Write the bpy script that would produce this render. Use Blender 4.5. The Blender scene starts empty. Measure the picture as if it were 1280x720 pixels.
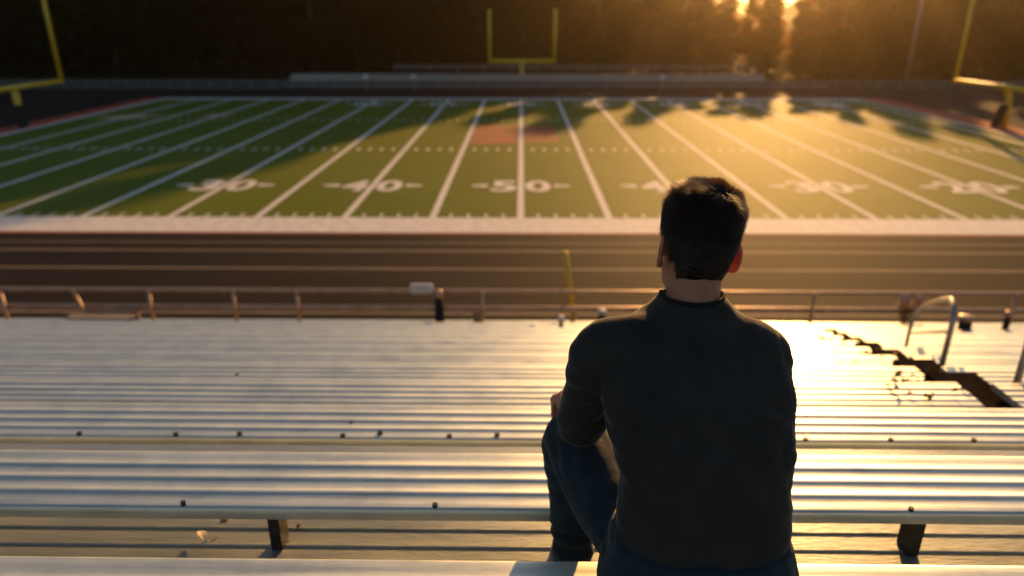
import bpy, bmesh, math, random
from mathutils import Vector, Matrix, noise
random.seed(7)
R = math.radians
sc = bpy.context.scene
COL = sc.collection
CAMZ = 9.7

# ------------------------------------------------------------------ helpers
def tag(o, label=None, cat=None, group=None, kind=None):
    if label: o['label'] = label
    if cat: o['category'] = cat
    if group: o['group'] = group
    if kind: o['kind'] = kind
    return o

def empty(name, loc=(0, 0, 0), rz=0.0):
    o = bpy.data.objects.new(name, None)
    o.empty_display_size = 0.2
    o.location = loc
    o.rotation_euler = (0, 0, rz)
    COL.objects.link(o)
    return o

def copy_tree(o, parent=None):
    c = o.copy()
    COL.objects.link(c)
    if parent is not None:
        c.parent = parent
    for ch in list(o.children):
        copy_tree(ch, c)
    return c

class MB:
    def __init__(self):
        self.bm = bmesh.new()
    def box(self, x0, x1, y0, y1, z0, z1):
        v = [self.bm.verts.new(p) for p in ((x0, y0, z0), (x1, y0, z0), (x1, y1, z0), (x0, y1, z0),
                                            (x0, y0, z1), (x1, y0, z1), (x1, y1, z1), (x0, y1, z1))]
        for f in ((0, 3, 2, 1), (4, 5, 6, 7), (0, 1, 5, 4), (1, 2, 6, 5), (2, 3, 7, 6), (3, 0, 4, 7)):
            self.bm.faces.new([v[i] for i in f])
        return self
    def quad(self, pts):
        self.bm.faces.new([self.bm.verts.new(p) for p in pts])
        return self
    def rect(self, x0, x1, y0, y1, z):
        return self.quad(((x0, y0, z), (x1, y0, z), (x1, y1, z), (x0, y1, z)))
    def tube(self, pts, rad, n=12, cap=True):
        pts = [Vector(p) for p in pts]
        if not hasattr(rad, '__len__'): rad = [rad] * len(pts)
        rings = []
        ref = None
        for i, p in enumerate(pts):
            if i == 0: t = pts[1] - p
            elif i == len(pts) - 1: t = p - pts[i - 1]
            else: t = (pts[i + 1] - p).normalized() + (p - pts[i - 1]).normalized()
            t.normalize()
            if ref is None:
                ref = Vector((1, 0, 0)) if abs(t.x) < 0.9 else Vector((0, 1, 0))
            u = (ref - t * ref.dot(t)).normalized()
            ref = u
            w = t.cross(u)
            rings.append([self.bm.verts.new(p + (u * math.cos(2 * math.pi * k / n) + w * math.sin(2 * math.pi * k / n)) * rad[i]) for k in range(n)])
        for a, b in zip(rings, rings[1:]):
            for k in range(n):
                self.bm.faces.new((a[k], a[(k + 1) % n], b[(k + 1) % n], b[k]))
        if cap:
            self.bm.faces.new(rings[0][::-1]); self.bm.faces.new(rings[-1])
        return self
    def loft(self, rings, n=32, e=2.0):
        """rings: (cx, cy, cz, rx, ry[, tilt]) superellipse sections, closed"""
        rr = []
        for r in rings:
            cx, cy, cz, rx, ry = r[:5]
            tl = r[5] if len(r) > 5 else 0.0
            vs = []
            for k in range(n):
                a = 2 * math.pi * k / n
                c, s = math.cos(a), math.sin(a)
                x = rx * math.copysign(abs(c) ** (2 / e), c)
                y = ry * math.copysign(abs(s) ** (2 / e), s)
                vs.append(self.bm.verts.new((cx + x, cy + y * math.cos(tl), cz + y * math.sin(tl))))
            rr.append(vs)
        for a, b in zip(rr, rr[1:]):
            for k in range(n):
                self.bm.faces.new((a[k], a[(k + 1) % n], b[(k + 1) % n], b[k]))
        self.bm.faces.new(rr[0][::-1]); self.bm.faces.new(rr[-1])
        return self
    def ball(self, c, r, n=16):
        if not hasattr(r, '__len__'): r = (r, r, r)
        m = Matrix.Translation(Vector(c)) @ Matrix.Diagonal((r[0], r[1], r[2], 1))
        bmesh.ops.create_uvsphere(self.bm, u_segments=n, v_segments=max(6, n // 2), radius=1.0, matrix=m)
        return self
    def limb(self, pts, rad, n=20):
        """smooth tube with round ends through several joints (Catmull-Rom)"""
        pts = [Vector(p) for p in pts]
        P = [pts[0] * 2 - pts[1]] + pts + [pts[-1] * 2 - pts[-2]]
        Rr = [rad[0]] + list(rad) + [rad[-1]]
        out, ro = [], []
        for i in range(1, len(P) - 2):
            for s in range(6):
                t = s / 6
                a, b, c, d = P[i - 1], P[i], P[i + 1], P[i + 2]
                out.append(0.5 * ((2 * b) + (c - a) * t + (2 * a - 5 * b + 4 * c - d) * t * t + (3 * b - a - 3 * c + d) * t ** 3))
                ro.append(Rr[i] * (1 - t) + Rr[i + 1] * t)
        out.append(P[-2]); ro.append(Rr[-2])
        self.tube(out, ro, n)
        self.ball(out[0], ro[0] * 0.99, 14); self.ball(out[-1], ro[-1] * 0.99, 14)
        return self
    def build(self, name, mat, parent=None, smooth=False, bevel=0.0, loc=None):
        bm = self.bm
        bmesh.ops.recalc_face_normals(bm, faces=bm.faces)
        if bevel:
            bmesh.ops.bevel(bm, geom=[e for e in bm.edges if e.calc_length() > bevel * 3], offset=bevel, segments=2, affect='EDGES', profile=0.5)
        me = bpy.data.meshes.new(name)
        bm.to_mesh(me); bm.free()
        me.materials.append(mat)
        if smooth:
            for p in me.polygons: p.use_smooth = True
        o = bpy.data.objects.new(name, me)
        COL.objects.link(o)
        if loc: o.location = loc
        if parent is not None: o.parent = parent
        return o

def remesh(o, voxel, smooth_it=4, fac=0.5):
    m = o.modifiers.new('r', 'REMESH'); m.mode = 'VOXEL'; m.voxel_size = voxel; m.use_smooth_shade = True
    if smooth_it:
        s = o.modifiers.new('s', 'SMOOTH'); s.iterations = smooth_it; s.factor = fac
    dg = bpy.context.evaluated_depsgraph_get()
    me = bpy.data.meshes.new_from_object(o.evaluated_get(dg))
    mats = list(o.data.materials)
    o.modifiers.clear()
    o.data = me
    if not me.materials:
        for k in mats: me.materials.append(k)
    for p in me.polygons: p.use_smooth = True
    return o

# ------------------------------------------------------------------ materials
def mat(name, col=(0.5, 0.5, 0.5), rough=0.6, metal=0.0, build=None, **kw):
    m = bpy.data.materials.new(name)
    m.use_nodes = True
    nt = m.node_tree
    b = nt.nodes['Principled BSDF']
    b.inputs['Base Color'].default_value = (*col, 1)
    b.inputs['Roughness'].default_value = rough
    b.inputs['Metallic'].default_value = metal
    for k, v in kw.items():
        b.inputs[k.replace('_', ' ')].default_value = v
    if build: build(nt, b)
    return m

def N(nt, t, **kw):
    n = nt.nodes.new(t)
    for k, v in kw.items(): setattr(n, k, v)
    return n

def coords(nt, scale=(1, 1, 1), kind='Object'):
    tc = N(nt, 'ShaderNodeTexCoord'); mp = N(nt, 'ShaderNodeMapping')
    mp.inputs['Scale'].default_value = scale
    nt.links.new(tc.outputs[kind], mp.inputs[0])
    return mp.outputs[0]

def noisetex(nt, vec, scale, detail=4, rough=0.6):
    n = N(nt, 'ShaderNodeTexNoise')
    n.inputs['Scale'].default_value = scale; n.inputs['Detail'].default_value = detail
    n.inputs['Roughness'].default_value = rough
    nt.links.new(vec, n.inputs['Vector'])
    return n.outputs['Fac']

def ramp(nt, fac, stops):
    r = N(nt, 'ShaderNodeValToRGB')
    el = r.color_ramp.elements
    while len(el) < len(stops): el.new(0.5)
    for e, (p, c) in zip(el, stops):
        e.position = p; e.color = (*c, 1)
    nt.links.new(fac, r.inputs[0])
    return r.outputs[0]

def noise_col(stops, scale=3, vec_scale=(1, 1, 1), detail=5, bump=0.0, bscale=40, bdist=0.01, rough=None, kind='Object'):
    def f(nt, b):
        v = coords(nt, vec_scale, kind)
        n = noisetex(nt, v, scale, detail)
        nt.links.new(ramp(nt, n, stops), b.inputs['Base Color'])
        if rough:
            mr = N(nt, 'ShaderNodeMapRange')
            mr.inputs['From Min'].default_value = 0.3; mr.inputs['From Max'].default_value = 0.7
            mr.inputs['To Min'].default_value = rough[0]; mr.inputs['To Max'].default_value = rough[1]
            nt.links.new(n, mr.inputs['Value']); nt.links.new(mr.outputs[0], b.inputs['Roughness'])
        if bump:
            bp = N(nt, 'ShaderNodeBump'); bp.inputs['Strength'].default_value = bump; bp.inputs['Distance'].default_value = bdist
            nt.links.new(noisetex(nt, v, bscale, 3), bp.inputs['Height'])
            nt.links.new(bp.outputs[0], b.inputs['Normal'])
    return f

def g(v): return (v, v, v)

def aluminium(nt, b):
    # weathered mill aluminium: streaks along the plank, smudges, fine dirt
    v = coords(nt, (0.6, 14, 14))
    n1 = noisetex(nt, v, 2.2, 6, 0.65)
    v2 = coords(nt, (1, 1, 1))
    n2 = noisetex(nt, v2, 3.5, 6, 0.7)
    mx = N(nt, 'ShaderNodeMath', operation='MULTIPLY_ADD')
    nt.links.new(n1, mx.inputs[0]); mx.inputs[1].default_value = 0.5
    h = N(nt, 'ShaderNodeMath', operation='MULTIPLY'); nt.links.new(n2, h.inputs[0]); h.inputs[1].default_value = 0.5
    nt.links.new(h.outputs[0], mx.inputs[2])
    nt.links.new(ramp(nt, mx.outputs[0], [(0.30, (0.44, 0.47, 0.43)), (0.5, (0.66, 0.72, 0.68)), (0.7, (0.78, 0.84, 0.80))]), b.inputs['Base Color'])
    mr = N(nt, 'ShaderNodeMapRange')
    mr.inputs['From Min'].default_value = 0.35; mr.inputs['From Max'].default_value = 0.65
    mr.inputs['To Min'].default_value = 0.40; mr.inputs['To Max'].default_value = 0.54
    nt.links.new(mx.outputs[0], mr.inputs['Value']); nt.links.new(mr.outputs[0], b.inputs['Roughness'])
    bp = N(nt, 'ShaderNodeBump'); bp.inputs['Strength'].default_value = 0.12; bp.inputs['Distance'].default_value = 0.004
    nt.links.new(noisetex(nt, v, 6, 3), bp.inputs['Height']); nt.links.new(bp.outputs[0], b.inputs['Normal'])

M = {}
M['alu'] = mat('aluminium_planks', (0.6, 0.6, 0.6), 0.45, 0.78, aluminium)
M['deck'] = mat('aluminium_deck', (0.5, 0.5, 0.5), 0.5, 0.6, noise_col([(0.3, (.30, .34, .35)), (0.6, (.42, .47, .48)), (0.8, (.52, .56, .57))], 3, (0.5, 4, 4), bump=0.2, rough=(0.4, 0.6)))
M['darksteel'] = mat('dark_steel', (0.03, 0.028, 0.026), 0.5, 0.3, noise_col([(0.35, (0.018, 0.017, 0.016)), (0.7, (0.05, 0.04, 0.033))], 20))
M['galv'] = mat('galvanised', (0.45, 0.42, 0.38), 0.6, 0.6, noise_col([(0.3, (0.3, 0.28, 0.25)), (0.7, (0.5, 0.47, 0.43))], 12))
M['rust'] = mat('rusty_rail', (0.4, 0.25, 0.18), 0.45, 0.4, noise_col([(0.3, (0.38, 0.22, 0.14)), (0.7, (0.52, 0.40, 0.32))], 3))
M['yellow'] = mat('yellow_paint', (0.75, 0.45, 0.02), 0.4, 0, noise_col([(0.3, (0.72, 0.46, 0.015)), (0.7, (0.85, 0.58, 0.03))], 3))
M['white'] = mat('white_paint', (0.8, 0.79, 0.76), 0.6, 0, noise_col([(0.3, g(0.7)), (0.7, g(0.82))], 5))
M['greypaint'] = mat('weathered_grey_planks', g(.45), .7, 0, noise_col([(.3, g(.46)), (.7, g(.62))], .6, (.1, 1, 1)))
M['tread'] = mat('gap_shade_tread', (.03, .022, .016), .95, 0, noise_col([(.3, (.02, .014, .010)), (.7, (.045, .032, .022))], 6), **{'Specular_IOR_Level': 0.0})  # near black, no specular: shade between the aisle steps as colour
M['pad'] = mat('black_pad', (0.025, 0.027, 0.03), 0.85, **{'Specular_IOR_Level': 0.2})
M['asphalt'] = mat('track_asphalt', (0.05, 0.045, 0.04), 0.76, 0, noise_col([(0.3, (0.018, 0.016, 0.016)), (0.7, (0.034, 0.028, 0.026))], 0.25, (0.3, 1, 1), bump=0.3, bscale=60), **{'Specular_IOR_Level': 0.04})
M['ground'] = mat('ground_grass', (0.04, 0.06, 0.02), 0.95, 0, noise_col([(0.3, (0.02, 0.035, 0.012)), (0.7, (0.05, 0.07, 0.022))], 0.1))
M['redclay'] = mat('red_surface', (0.42, 0.05, 0.02), 0.9, 0, noise_col([(0.3, (0.34, 0.035, 0.018)), (0.7, (0.48, 0.07, 0.03))], 0.6))
M['line'] = mat('line_paint', (0.75, 0.75, 0.72), 0.8, 0, noise_col([(0.25, g(0.55)), (0.6, g(0.8))], 2.0, detail=8))
M['laneline'] = mat('lane_paint', (0.35, 0.3, 0.25), 0.8, 0, noise_col([(0.25, (0.14, 0.11, 0.09)), (0.75, (0.34, 0.28, 0.22))], 0.8, (0.4, 4, 1)))
M['tanpaint'] = mat('worn_tan_paint', (0.5, 0.35, 0.18), 0.9, 0, noise_col([(0.3, (0.2, 0.2, 0.08)), (0.6, (0.6, 0.42, 0.22))], 0.8))
M['logo'] = mat('faded_red_paint', (0.3, 0.07, 0.03), 0.9, 0, noise_col([(0.35, (0.16, 0.08, 0.02)), (0.6, (0.34, 0.06, 0.03))], 0.35))
M['concrete'] = mat('concrete', (0.28, 0.26, 0.24), 0.9, 0, noise_col([(0.3, g(0.2)), (0.7, (0.33, 0.31, 0.28))], 4, bump=0.3))
M['leaf_dry'] = mat('dry_leaf', (0.14, 0.06, 0.02), 0.7, 0, noise_col([(0.3, (0.06, 0.025, 0.01)), (0.7, (0.22, 0.10, 0.03))], 60))
M['paper'] = mat('crumpled_paper', (0.6, 0.55, 0.45), 0.8, 0)
M['bark'] = mat('bark', (0.07, 0.05, 0.035), 0.95, 0, noise_col([(0.3, (0.035, 0.025, 0.018)), (0.7, (0.1, 0.075, 0.05))], 4, (1, 1, 0.2)))

def turf(nt, b):
    v = coords(nt, (1, 1, 1))
    n1 = noisetex(nt, v, 0.12, 4); n2 = noisetex(nt, v, 9, 6, 0.75)
    # mown bands, ten yards each
    sep = N(nt, 'ShaderNodeSeparateXYZ'); nt.links.new(v, sep.inputs[0])
    c1 = ramp(nt, n2, [(0.3, (0.010, 0.072, 0.010)), (0.7, (0.030, 0.125, 0.014))])
    c2 = ramp(nt, n1, [(0.35, (0.8, 0.85, 0.8)), (0.65, (1.15, 1.05, 1.0))])
    mx = N(nt, 'ShaderNodeMix', data_type='RGBA', blend_type='MULTIPLY'); mx.inputs[0].default_value = 1
    nt.links.new(c1, mx.inputs[6]); nt.links.new(c2, mx.inputs[7])
    nt.links.new(mx.outputs[2], b.inputs['Base Color'])
    bp = N(nt, 'ShaderNodeBump'); bp.inputs['Strength'].default_value = 0.5; bp.inputs['Distance'].default_value = 0.03
    nt.links.new(noisetex(nt, v, 30, 4), bp.inputs['Height']); nt.links.new(bp.outputs[0], b.inputs['Normal'])
M['turf'] = mat('artificial_turf', (0.04, 0.1, 0.02), 0.72, 0, turf, **{'Specular_IOR_Level': 0.08, 'Specular_Tint': (1, .8, .3, 1), 'Sheen_Weight': 0.12, 'Sheen_Roughness': 0.5, 'Sheen_Tint': (.9, .75, .08, 1)})

def leafmat(name, cols, trans):
    m = bpy.data.materials.new(name); m.use_nodes = True
    nt = m.node_tree; nt.nodes.clear()
    out = N(nt, 'ShaderNodeOutputMaterial'); mix = N(nt, 'ShaderNodeMixShader'); mix.inputs[0].default_value = trans
    d = N(nt, 'ShaderNodeBsdfDiffuse'); t = N(nt, 'ShaderNodeBsdfTranslucent')
    v = coords(nt); n = noisetex(nt, v, 0.9, 3)
    c = ramp(nt, n, cols)
    nt.links.new(c, d.inputs[0])
    hs = N(nt, 'ShaderNodeMix', data_type='RGBA', blend_type='MULTIPLY'); hs.inputs[0].default_value = 1
    hs.inputs[7].default_value = (1.9, 1.25, 0.5, 1)
    nt.links.new(c, hs.inputs[6]); nt.links.new(hs.outputs[2], t.inputs[0])
    nt.links.new(d.outputs[0], mix.inputs[1]); nt.links.new(t.outputs[0], mix.inputs[2]); nt.links.new(mix.outputs[0], out.inputs[0])
    return m
M['leaf'] = leafmat('tree_leaves', [(0.3, (0.014, 0.022, 0.010)), (0.7, (0.034, 0.042, 0.018))], 0.12)
M['leaf_glow'] = leafmat('sun_glow_leaves', [(0.3, (0.11, 0.07, 0.02)), (0.7, (0.22, 0.12, 0.035))], 0.6)  # orange glow of the backlit gap put into the leaf colour

# clothing, skin, hair
def cloth(c1, c2, wscale):
    def f(nt, b):
        v = coords(nt)
        nt.links.new(ramp(nt, noisetex(nt, v, 14, 5), [(0.3, c1), (0.7, c2)]), b.inputs['Base Color'])
        bp = N(nt, 'ShaderNodeBump'); bp.inputs['Strength'].default_value = 0.35; bp.inputs['Distance'].default_value = 0.0015
        nt.links.new(noisetex(nt, v, wscale, 3), bp.inputs['Height'])
        b2 = N(nt, 'ShaderNodeBump'); b2.inputs['Strength'].default_value = 0.5; b2.inputs['Distance'].default_value = 0.012
        nt.links.new(noisetex(nt, coords(nt, (1.0, 1.0, 2.2)), 9, 3), b2.inputs['Height'])
        nt.links.new(bp.outputs[0], b2.inputs['Normal']); nt.links.new(b2.outputs[0], b.inputs['Normal'])
    return f
M['shirt'] = mat('charcoal_cotton', (0.03, 0.03, 0.033), 0.9, 0, cloth((0.021, 0.020, 0.019), (0.038, 0.035, 0.033), 420), **{'Sheen_Weight': 0.45, 'Sheen_Roughness': 0.25, 'Specular_IOR_Level': 0.3})
M['rib'] = mat('charcoal_rib_knit', (0.022, 0.021, 0.02), 0.95, **{'Specular_IOR_Level': 0.1})
M['denim'] = mat('blue_denim', (0.02, 0.04, 0.07), 0.9, 0, cloth((0.008, 0.019, 0.026), (0.02, 0.038, 0.050), 520), **{'Sheen_Weight': 0.15, 'Specular_IOR_Level': 0.25})
M['skin'] = mat('skin', (0.5, 0.2, 0.12), 0.5, 0, noise_col([(0.3, (0.42, 0.16, 0.09)), (0.7, (0.52, 0.22, 0.13))], 30, bump=0.15, bscale=300, bdist=0.002),
                **{'Subsurface_Weight': 0.6, 'Subsurface_Radius': (1.0, 0.22, 0.1), 'Subsurface_Scale': 0.018})
M['hair'] = mat('dark_brown_hair', (0.025, 0.014, 0.009), 0.95, 0, noise_col([(0.3, (0.008, 0.005, 0.004)), (0.7, (0.022, 0.012, 0.008))], 80), **{'Specular_IOR_Level': 0.05})
ms = bpy.data.materials.new('hair_strands'); ms.use_nodes = True; nt = ms.node_tree
b_ = nt.nodes['Principled BSDF']; b_.inputs['Base Color'].default_value = (.022, .012, .008, 1); b_.inputs['Roughness'].default_value = .6
t_ = N(nt, 'ShaderNodeBsdfTranslucent'); t_.inputs[0].default_value = (.55, .27, .10, 1); x_ = N(nt, 'ShaderNodeMixShader'); x_.inputs[0].default_value = .18
nt.links.new(b_.outputs[0], x_.inputs[1]); nt.links.new(t_.outputs[0], x_.inputs[2]); nt.links.new(x_.outputs[0], nt.nodes['Material Output'].inputs[0])
M['strand'] = ms
M['eye'] = mat('eye_white', (0.75, 0.73, 0.7), 0.2)
M['iris'] = mat('brown_iris', (0.06, 0.03, 0.015), 0.15)
M['shoe'] = mat('dark_shoe', (0.04, 0.04, 0.045), 0.6)
M['leather'] = mat('brown_leather', (0.06, 0.03, 0.015), 0.5)

# ------------------------------------------------------------------ ground, track, turf
def structure(mb, name, m, **k):
    o = mb.build(name, m, **k); o['kind'] = 'structure'; return o

structure(MB().rect(-900, 900, -300, 1800, 0), 'ground', M['ground'])
structure(MB().rect(-85, 85, 14.2, 103.4, 0.02), 'running_track', M['asphalt'])
structure(MB().rect(-48.6, 46.6, 32.0, 92.6, 0.026), 'red_border', M['redclay'])
structure(MB().rect(-46.2, 43.4, 34.9, 90.6, 0.034), 'turf_field', M['turf'])
mb = MB()
mb.rect(-46.2, 43.4, 32.2, 34.9, 0.036); mb.rect(-46.2, 43.4, 90.6, 92.2, 0.036)
structure(mb, 'sideline_border', M['line'])
mb = MB()
for y, w in ((30.6, .10), (29.4, .16), (27.05, .16), (24.7, .14), (22.4, .14), (20.0, .14), (17.7, .14)):
    mb.rect(-84, 84, y - w / 2, y + w / 2, 0.026)
for y in (94.6, 96.8, 99.0, 101.2):
    mb.rect(-84, 84, y - .05, y + .05, 0.026)
structure(mb, 'lane_lines', M['laneline'])
mb = MB()
Z = 0.040
for k in range(-10, 10):
    if k == 9: w = 0.34
    x = k * 4.572
    w = 0.36 if k not in (-10,) else 0.45
    mb.rect(x - w / 2, x + w / 2, 34.9, 90.6, Z)
mb.rect(42.95, 43.4, 34.9, 90.6, Z); mb.rect(-46.2, -45.9, 34.9, 90.6, Z)
for k in range(-46, 47):
    x = k * 0.9144
    if k % 5 == 0 or x > 42: continue
    mb.rect(x - 0.07, x + 0.07, 35.0, 35.65, Z); mb.rect(x - 0.07, x + 0.07, 89.8, 90.5, Z)
    mb.rect(x - 0.10, x + 0.10, 54.4, 55.4, Z); mb.rect(x - 0.08, x + 0.08, 71.4, 72.2, Z)
structure(mb, 'yard_lines', M['line'])

def number(txt, x, y, flip, h=2.7):
    cu = bpy.data.curves.new('n', 'FONT'); cu.body = txt; cu.size = 1.0; cu.offset = 0.03
    cu.align_x = 'CENTER'; cu.align_y = 'CENTER'
    t = bpy.data.objects.new('t', cu); COL.objects.link(t)
    dg = bpy.context.evaluated_depsgraph_get()
    me = bpy.data.meshes.new_from_object(t.evaluated_get(dg))
    bpy.data.objects.remove(t)
    return me

def numeral(d, x, y, s):
    me = number(d, 0, 0, 0)
    xs = [v.co.x for v in me.vertices]; ys = [v.co.y for v in me.vertices]
    cx, cy = (min(xs) + max(xs)) / 2, (min(ys) + max(ys)) / 2
    sx, sy = 1.55 / (max(xs) - min(xs)), 2.9 / (max(ys) - min(ys))
    for v in me.vertices:
        v.co = Vector(((v.co.x - cx) * sx * s, (v.co.y - cy) * sy * s, 0))
    me.materials.append(M['line'])
    return me
nums = {-4: '1', -3: '2', -2: '3', -1: '4', 0: '5', 1: '4', 2: '3', 3: '2', 4: '1'}
for side, yy, s in ((0, 42.2, 1), (1, 85.6, -1)):
    for k, d in nums.items():
        x = k * 9.144
        if k < -2: continue
        for j, ch in ((-1, d), (1, '0')):
            o = bpy.data.objects.new('field_number', numeral(ch, 0, 0, s)); COL.objects.link(o)
            o.location = (x + j * 1.05 * s, yy, 0.045); o['kind'] = 'structure'
        mb = MB()
        for j in (-1, 1):
            mb.quad([(x + j * 2.05, yy + .42, .045), (x + j * 2.05, yy - .34, .045), (x + j * 3.05, yy - 0.10, .045), (x + j * 3.05, yy + .22, .045)])
        structure(mb, 'number_arrow', M['line'])
mb = MB().rect(-4.3, -.25, 57.5, 68.5, .0375).rect(.25, 3.2, 58.5, 67.5, .0375)
structure(mb, 'midfield_paint', M['logo'])
mb = MB().quad([(-45, 72.2, .0375), (-40.5, 72.2, .0375), (-37.2, 75.3, .0375), (-42.0, 75.3, .0375)])
mb.quad([(-34, 74.2, .0375), (-31.5, 74.2, .0375), (-30.5, 76.0, .0375), (-33.2, 76.0, .0375)])
structure(mb, 'worn_paint_patch', M['tanpaint'])

# ------------------------------------------------------------------ home bleachers
T = 0.926; YK0 = 1.673; A0 = 0.681; S0 = 0.40; W = 0.29
NR = 13
def zk(k): return CAMZ - (A0 + S0 * (YK0 + T * k)) if k >= 0 else CAMZ - 1.21
def yk(k): return YK0 + T * k if k >= 0 else 1.03
DY = [yk(k) - 0.35 for k in range(NR)]

def plank_profile(w=W, nr=4, th=0.042, rh=0.0028):
    """ribbed extrusion, seen from the end: list of (y, z), top at 0"""
    pts = [(0, -th), (-0.002, -th + 0.004), (-0.002, -0.010), (0.003, -0.002), (0.010, 0.0)]
    seg = (w - 0.02) / nr
    for i in range(nr):
        y0 = 0.010 + seg * i
        a = seg * 0.20
        if i:
            for t in range(7):
                u = t / 6
                pts.append((y0 - a + 2 * a * u, rh * math.sin(math.pi * u)))
        # shallow dish between ribs
        for u in (0.35, 0.5, 0.65):
            pts.append((y0 + seg * u, -0.0022))
    pts += [(w - 0.010, 0.0), (w - 0.003, -0.002), (w + 0.002, -0.010), (w + 0.002, -th + 0.004), (w, -th)]
    return pts

def extrude(mb, prof, x0, x1, y, z, sag=0.0, step=1.0, seed=0):
    n = max(1, int((x1 - x0) / step))
    prev = None
    for i in range(n + 1):
        x = x0 + (x1 - x0) * i / n
        dz = sag * noise.noise(Vector((x * 0.35, seed * 7.1, 0))); dy = sag * noise.noise(Vector((x * 0.3, seed * 3.3, 5)))
        ring = [mb.bm.verts.new((x, y + p[0] + dy, z + p[1] + dz)) for p in prof]
        if prev:
            for a in range(len(prof)):
                b = (a + 1) % len(prof)
                mb.bm.faces.new((prev[a], prev[b], ring[b], ring[a]))
        else:
            mb.bm.faces.new(ring[::-1])
        prev = ring
    mb.bm.faces.new(prev)
    return mb

def aisle_x(y): return 2.53 + (y - 3.04) * 0.35
rowname = {-1: 'the man sits on', 0: 'just in front of the seated man'}
def bench(k, x0, x1, side):
    y, z = yk(k), zk(k)
    root = empty('bleacher_bench', ((x0 + x1) / 2, y, z))
    ox = (x0 + x1) / 2
    mb = extrude(MB(), plank_profile(), x0 - ox, x1 - ox, 0, 0, 0.004, 1.0, k + side * 20)
    p = mb.build('seat_plank', M['alu'], root)
    for q in p.data.polygons: q.use_smooth = abs(q.normal.x) < 0.5
    p.data.set_sharp_from_angle(angle=R(50)) if hasattr(p.data, 'set_sharp_from_angle') else None
    # brackets below
    bx = -0.74 - 1.93 * 9
    drop = (z - (CAMZ - 1.45)) if k < 0 else 0.17
    first = None
    while bx < x1 - 0.1:
        if bx > x0 + 0.1:
            if first is None:
                b = MB().box(-.017, .017, 0.012, 0.075, -drop + .001, -0.044).box(-.016, .016, 0.076, W - 0.03, -0.075, -0.043)
                first = b.build('bracket', M['darksteel'], root); first.location = (bx - ox, 0, 0)
            else:
                c = first.copy(); COL.objects.link(c); c.parent = root; c.location = (bx - ox, 0, 0)
        bx += 1.93
    return root

def lbl(k, side):
    if k == -1: return 'ribbed aluminium bench the man sits on, nearest at the bottom of the photo'
    sec = 'left of the aisle' if side == 0 else 'right of the aisle'
    names = ['first', 'second', 'third', 'fourth', 'fifth', 'sixth', 'seventh', 'eighth', 'ninth', 'tenth', 'eleventh', 'twelfth', 'thirteenth']
    if k == 0: return 'ribbed aluminium bench directly ahead of the seated man, with dark brackets showing under it'
    if k == NR - 1: return 'lowest ribbed aluminium bench at the front guard rail'
    if 2 <= k <= 8: return 'ribbed aluminium bench %s, %s bench row ahead of the seated man' % (sec, names[k])
    return 'full width ribbed aluminium bench, %s bench row ahead of the seated man' % names[k]
XL, XR = -17.0, 17.0
AG = {2: .22, 3: .2, 4: .15, 5: .14, 6: .11, 7: .08, 8: .07}
benches = {}
for k in range(-1, NR):
    if 2 <= k <= 8:
        xe = aisle_x(yk(k)) + random.uniform(-.05, .05)
        b = bench(k, XL, xe, 0); tag(b, lbl(k, 0), 'bench', 'bleacher benches'); benches[k] = b
        b2 = bench(k, xe + AG[k], XR, 1); tag(b2, lbl(k, 1), 'bench', 'bleacher benches')
    else:
        b = bench(k, XL, XR, 0); tag(b, lbl(k, 0), 'bench', 'bleacher benches'); benches[k] = b

# stand body: one thing (decks, risers, fascia, steps)
stand = empty('bleacher_stand', (0, 7, 0))
tag(stand, 'stepped aluminium grandstand deck and risers that carry all the benches', 'grandstand')
def at_stand(o): o.location = (0, -7, 0); return o
def deck_prof(w):
    pts = [(0, -.03), (0, 0)]
    n = max(2, int(w / 0.076)); s = w / n
    for i in range(1, n):
        pts += [(s * i - .008, 0), (s * i - .004, .004), (s * i + .004, .004), (s * i + .008, 0)]
    pts += [(w, 0), (w, -.03)]
    return pts
lev = [(-1.4, DY[0], CAMZ - 1.45)]
for k in range(NR):
    lev.append((DY[k], DY[k + 1] if k + 1 < NR else 13.35, zk(k) - 0.17))
for i, (a, b, z) in enumerate(lev):
    o = extrude(MB(), deck_prof(b - a - 0.006), XL, XR, a + 0.003, z, 0, 40).build('footboard', M['deck'], stand); at_stand(o)
    nz = lev[i + 1][2] if i + 1 < len(lev) else 0.02
    mb = MB().box(XL, XR, b - 0.012, b - 0.004, nz + 0.002 if nz > 1 else 0.02, z - 0.031)
    o = mb.build('riser', M['deck'] if nz > 1 else M['concrete'], stand); at_stand(o)
mb = MB()
for x in (XL + .1, XR - .1):
    for (a, b, z) in lev:
        if a < 0: a = 0
        mb.box(x - .05, x + .05, a + .1, a + .2, 0.02, z - .032)
o = mb.build('support_column', M['darksteel'], stand); at_stand(o)
# aisle steps: intermediate treads, shade of the step gaps put into their dark colour
for k in range(2, 9):
    xe = aisle_x(yk(k))
    zt = zk(k) - 0.17
    o = MB().box(xe - 0.05, xe + AG[k] + .06, DY[k] + 0.004, DY[k + 1] - 0.02 if k + 1 < NR else 14, zt + 0.005, zt + 0.10).build('aisle_step', M['tread'], stand, bevel=0.006)
    at_stand(o)

# bolts and litter on the planks
def bolt(k, x, dy, r=0.012):
    o = MB().tube([(0, 0, -0.002), (0, 0, 0.010)], r, 6).build('bolt', M['darksteel'], benches[k])
    o.location = (x - benches[k].location.x, dy, 0.0)
for px, dy in ((-1.52, .004), (-1.24, .012), (-.78, .004), (-.62, .03), (-.31, .006), (-.1, .02), (-1.95, .004)):
    bolt(1, px, dy + .01)
for px in (1.25, 1.62, 1.98, 2.25): bolt(1, px, .014)
for px in (-1.0, -.25, 1.15, 1.55): bolt(0, px, .012, .008)

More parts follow.
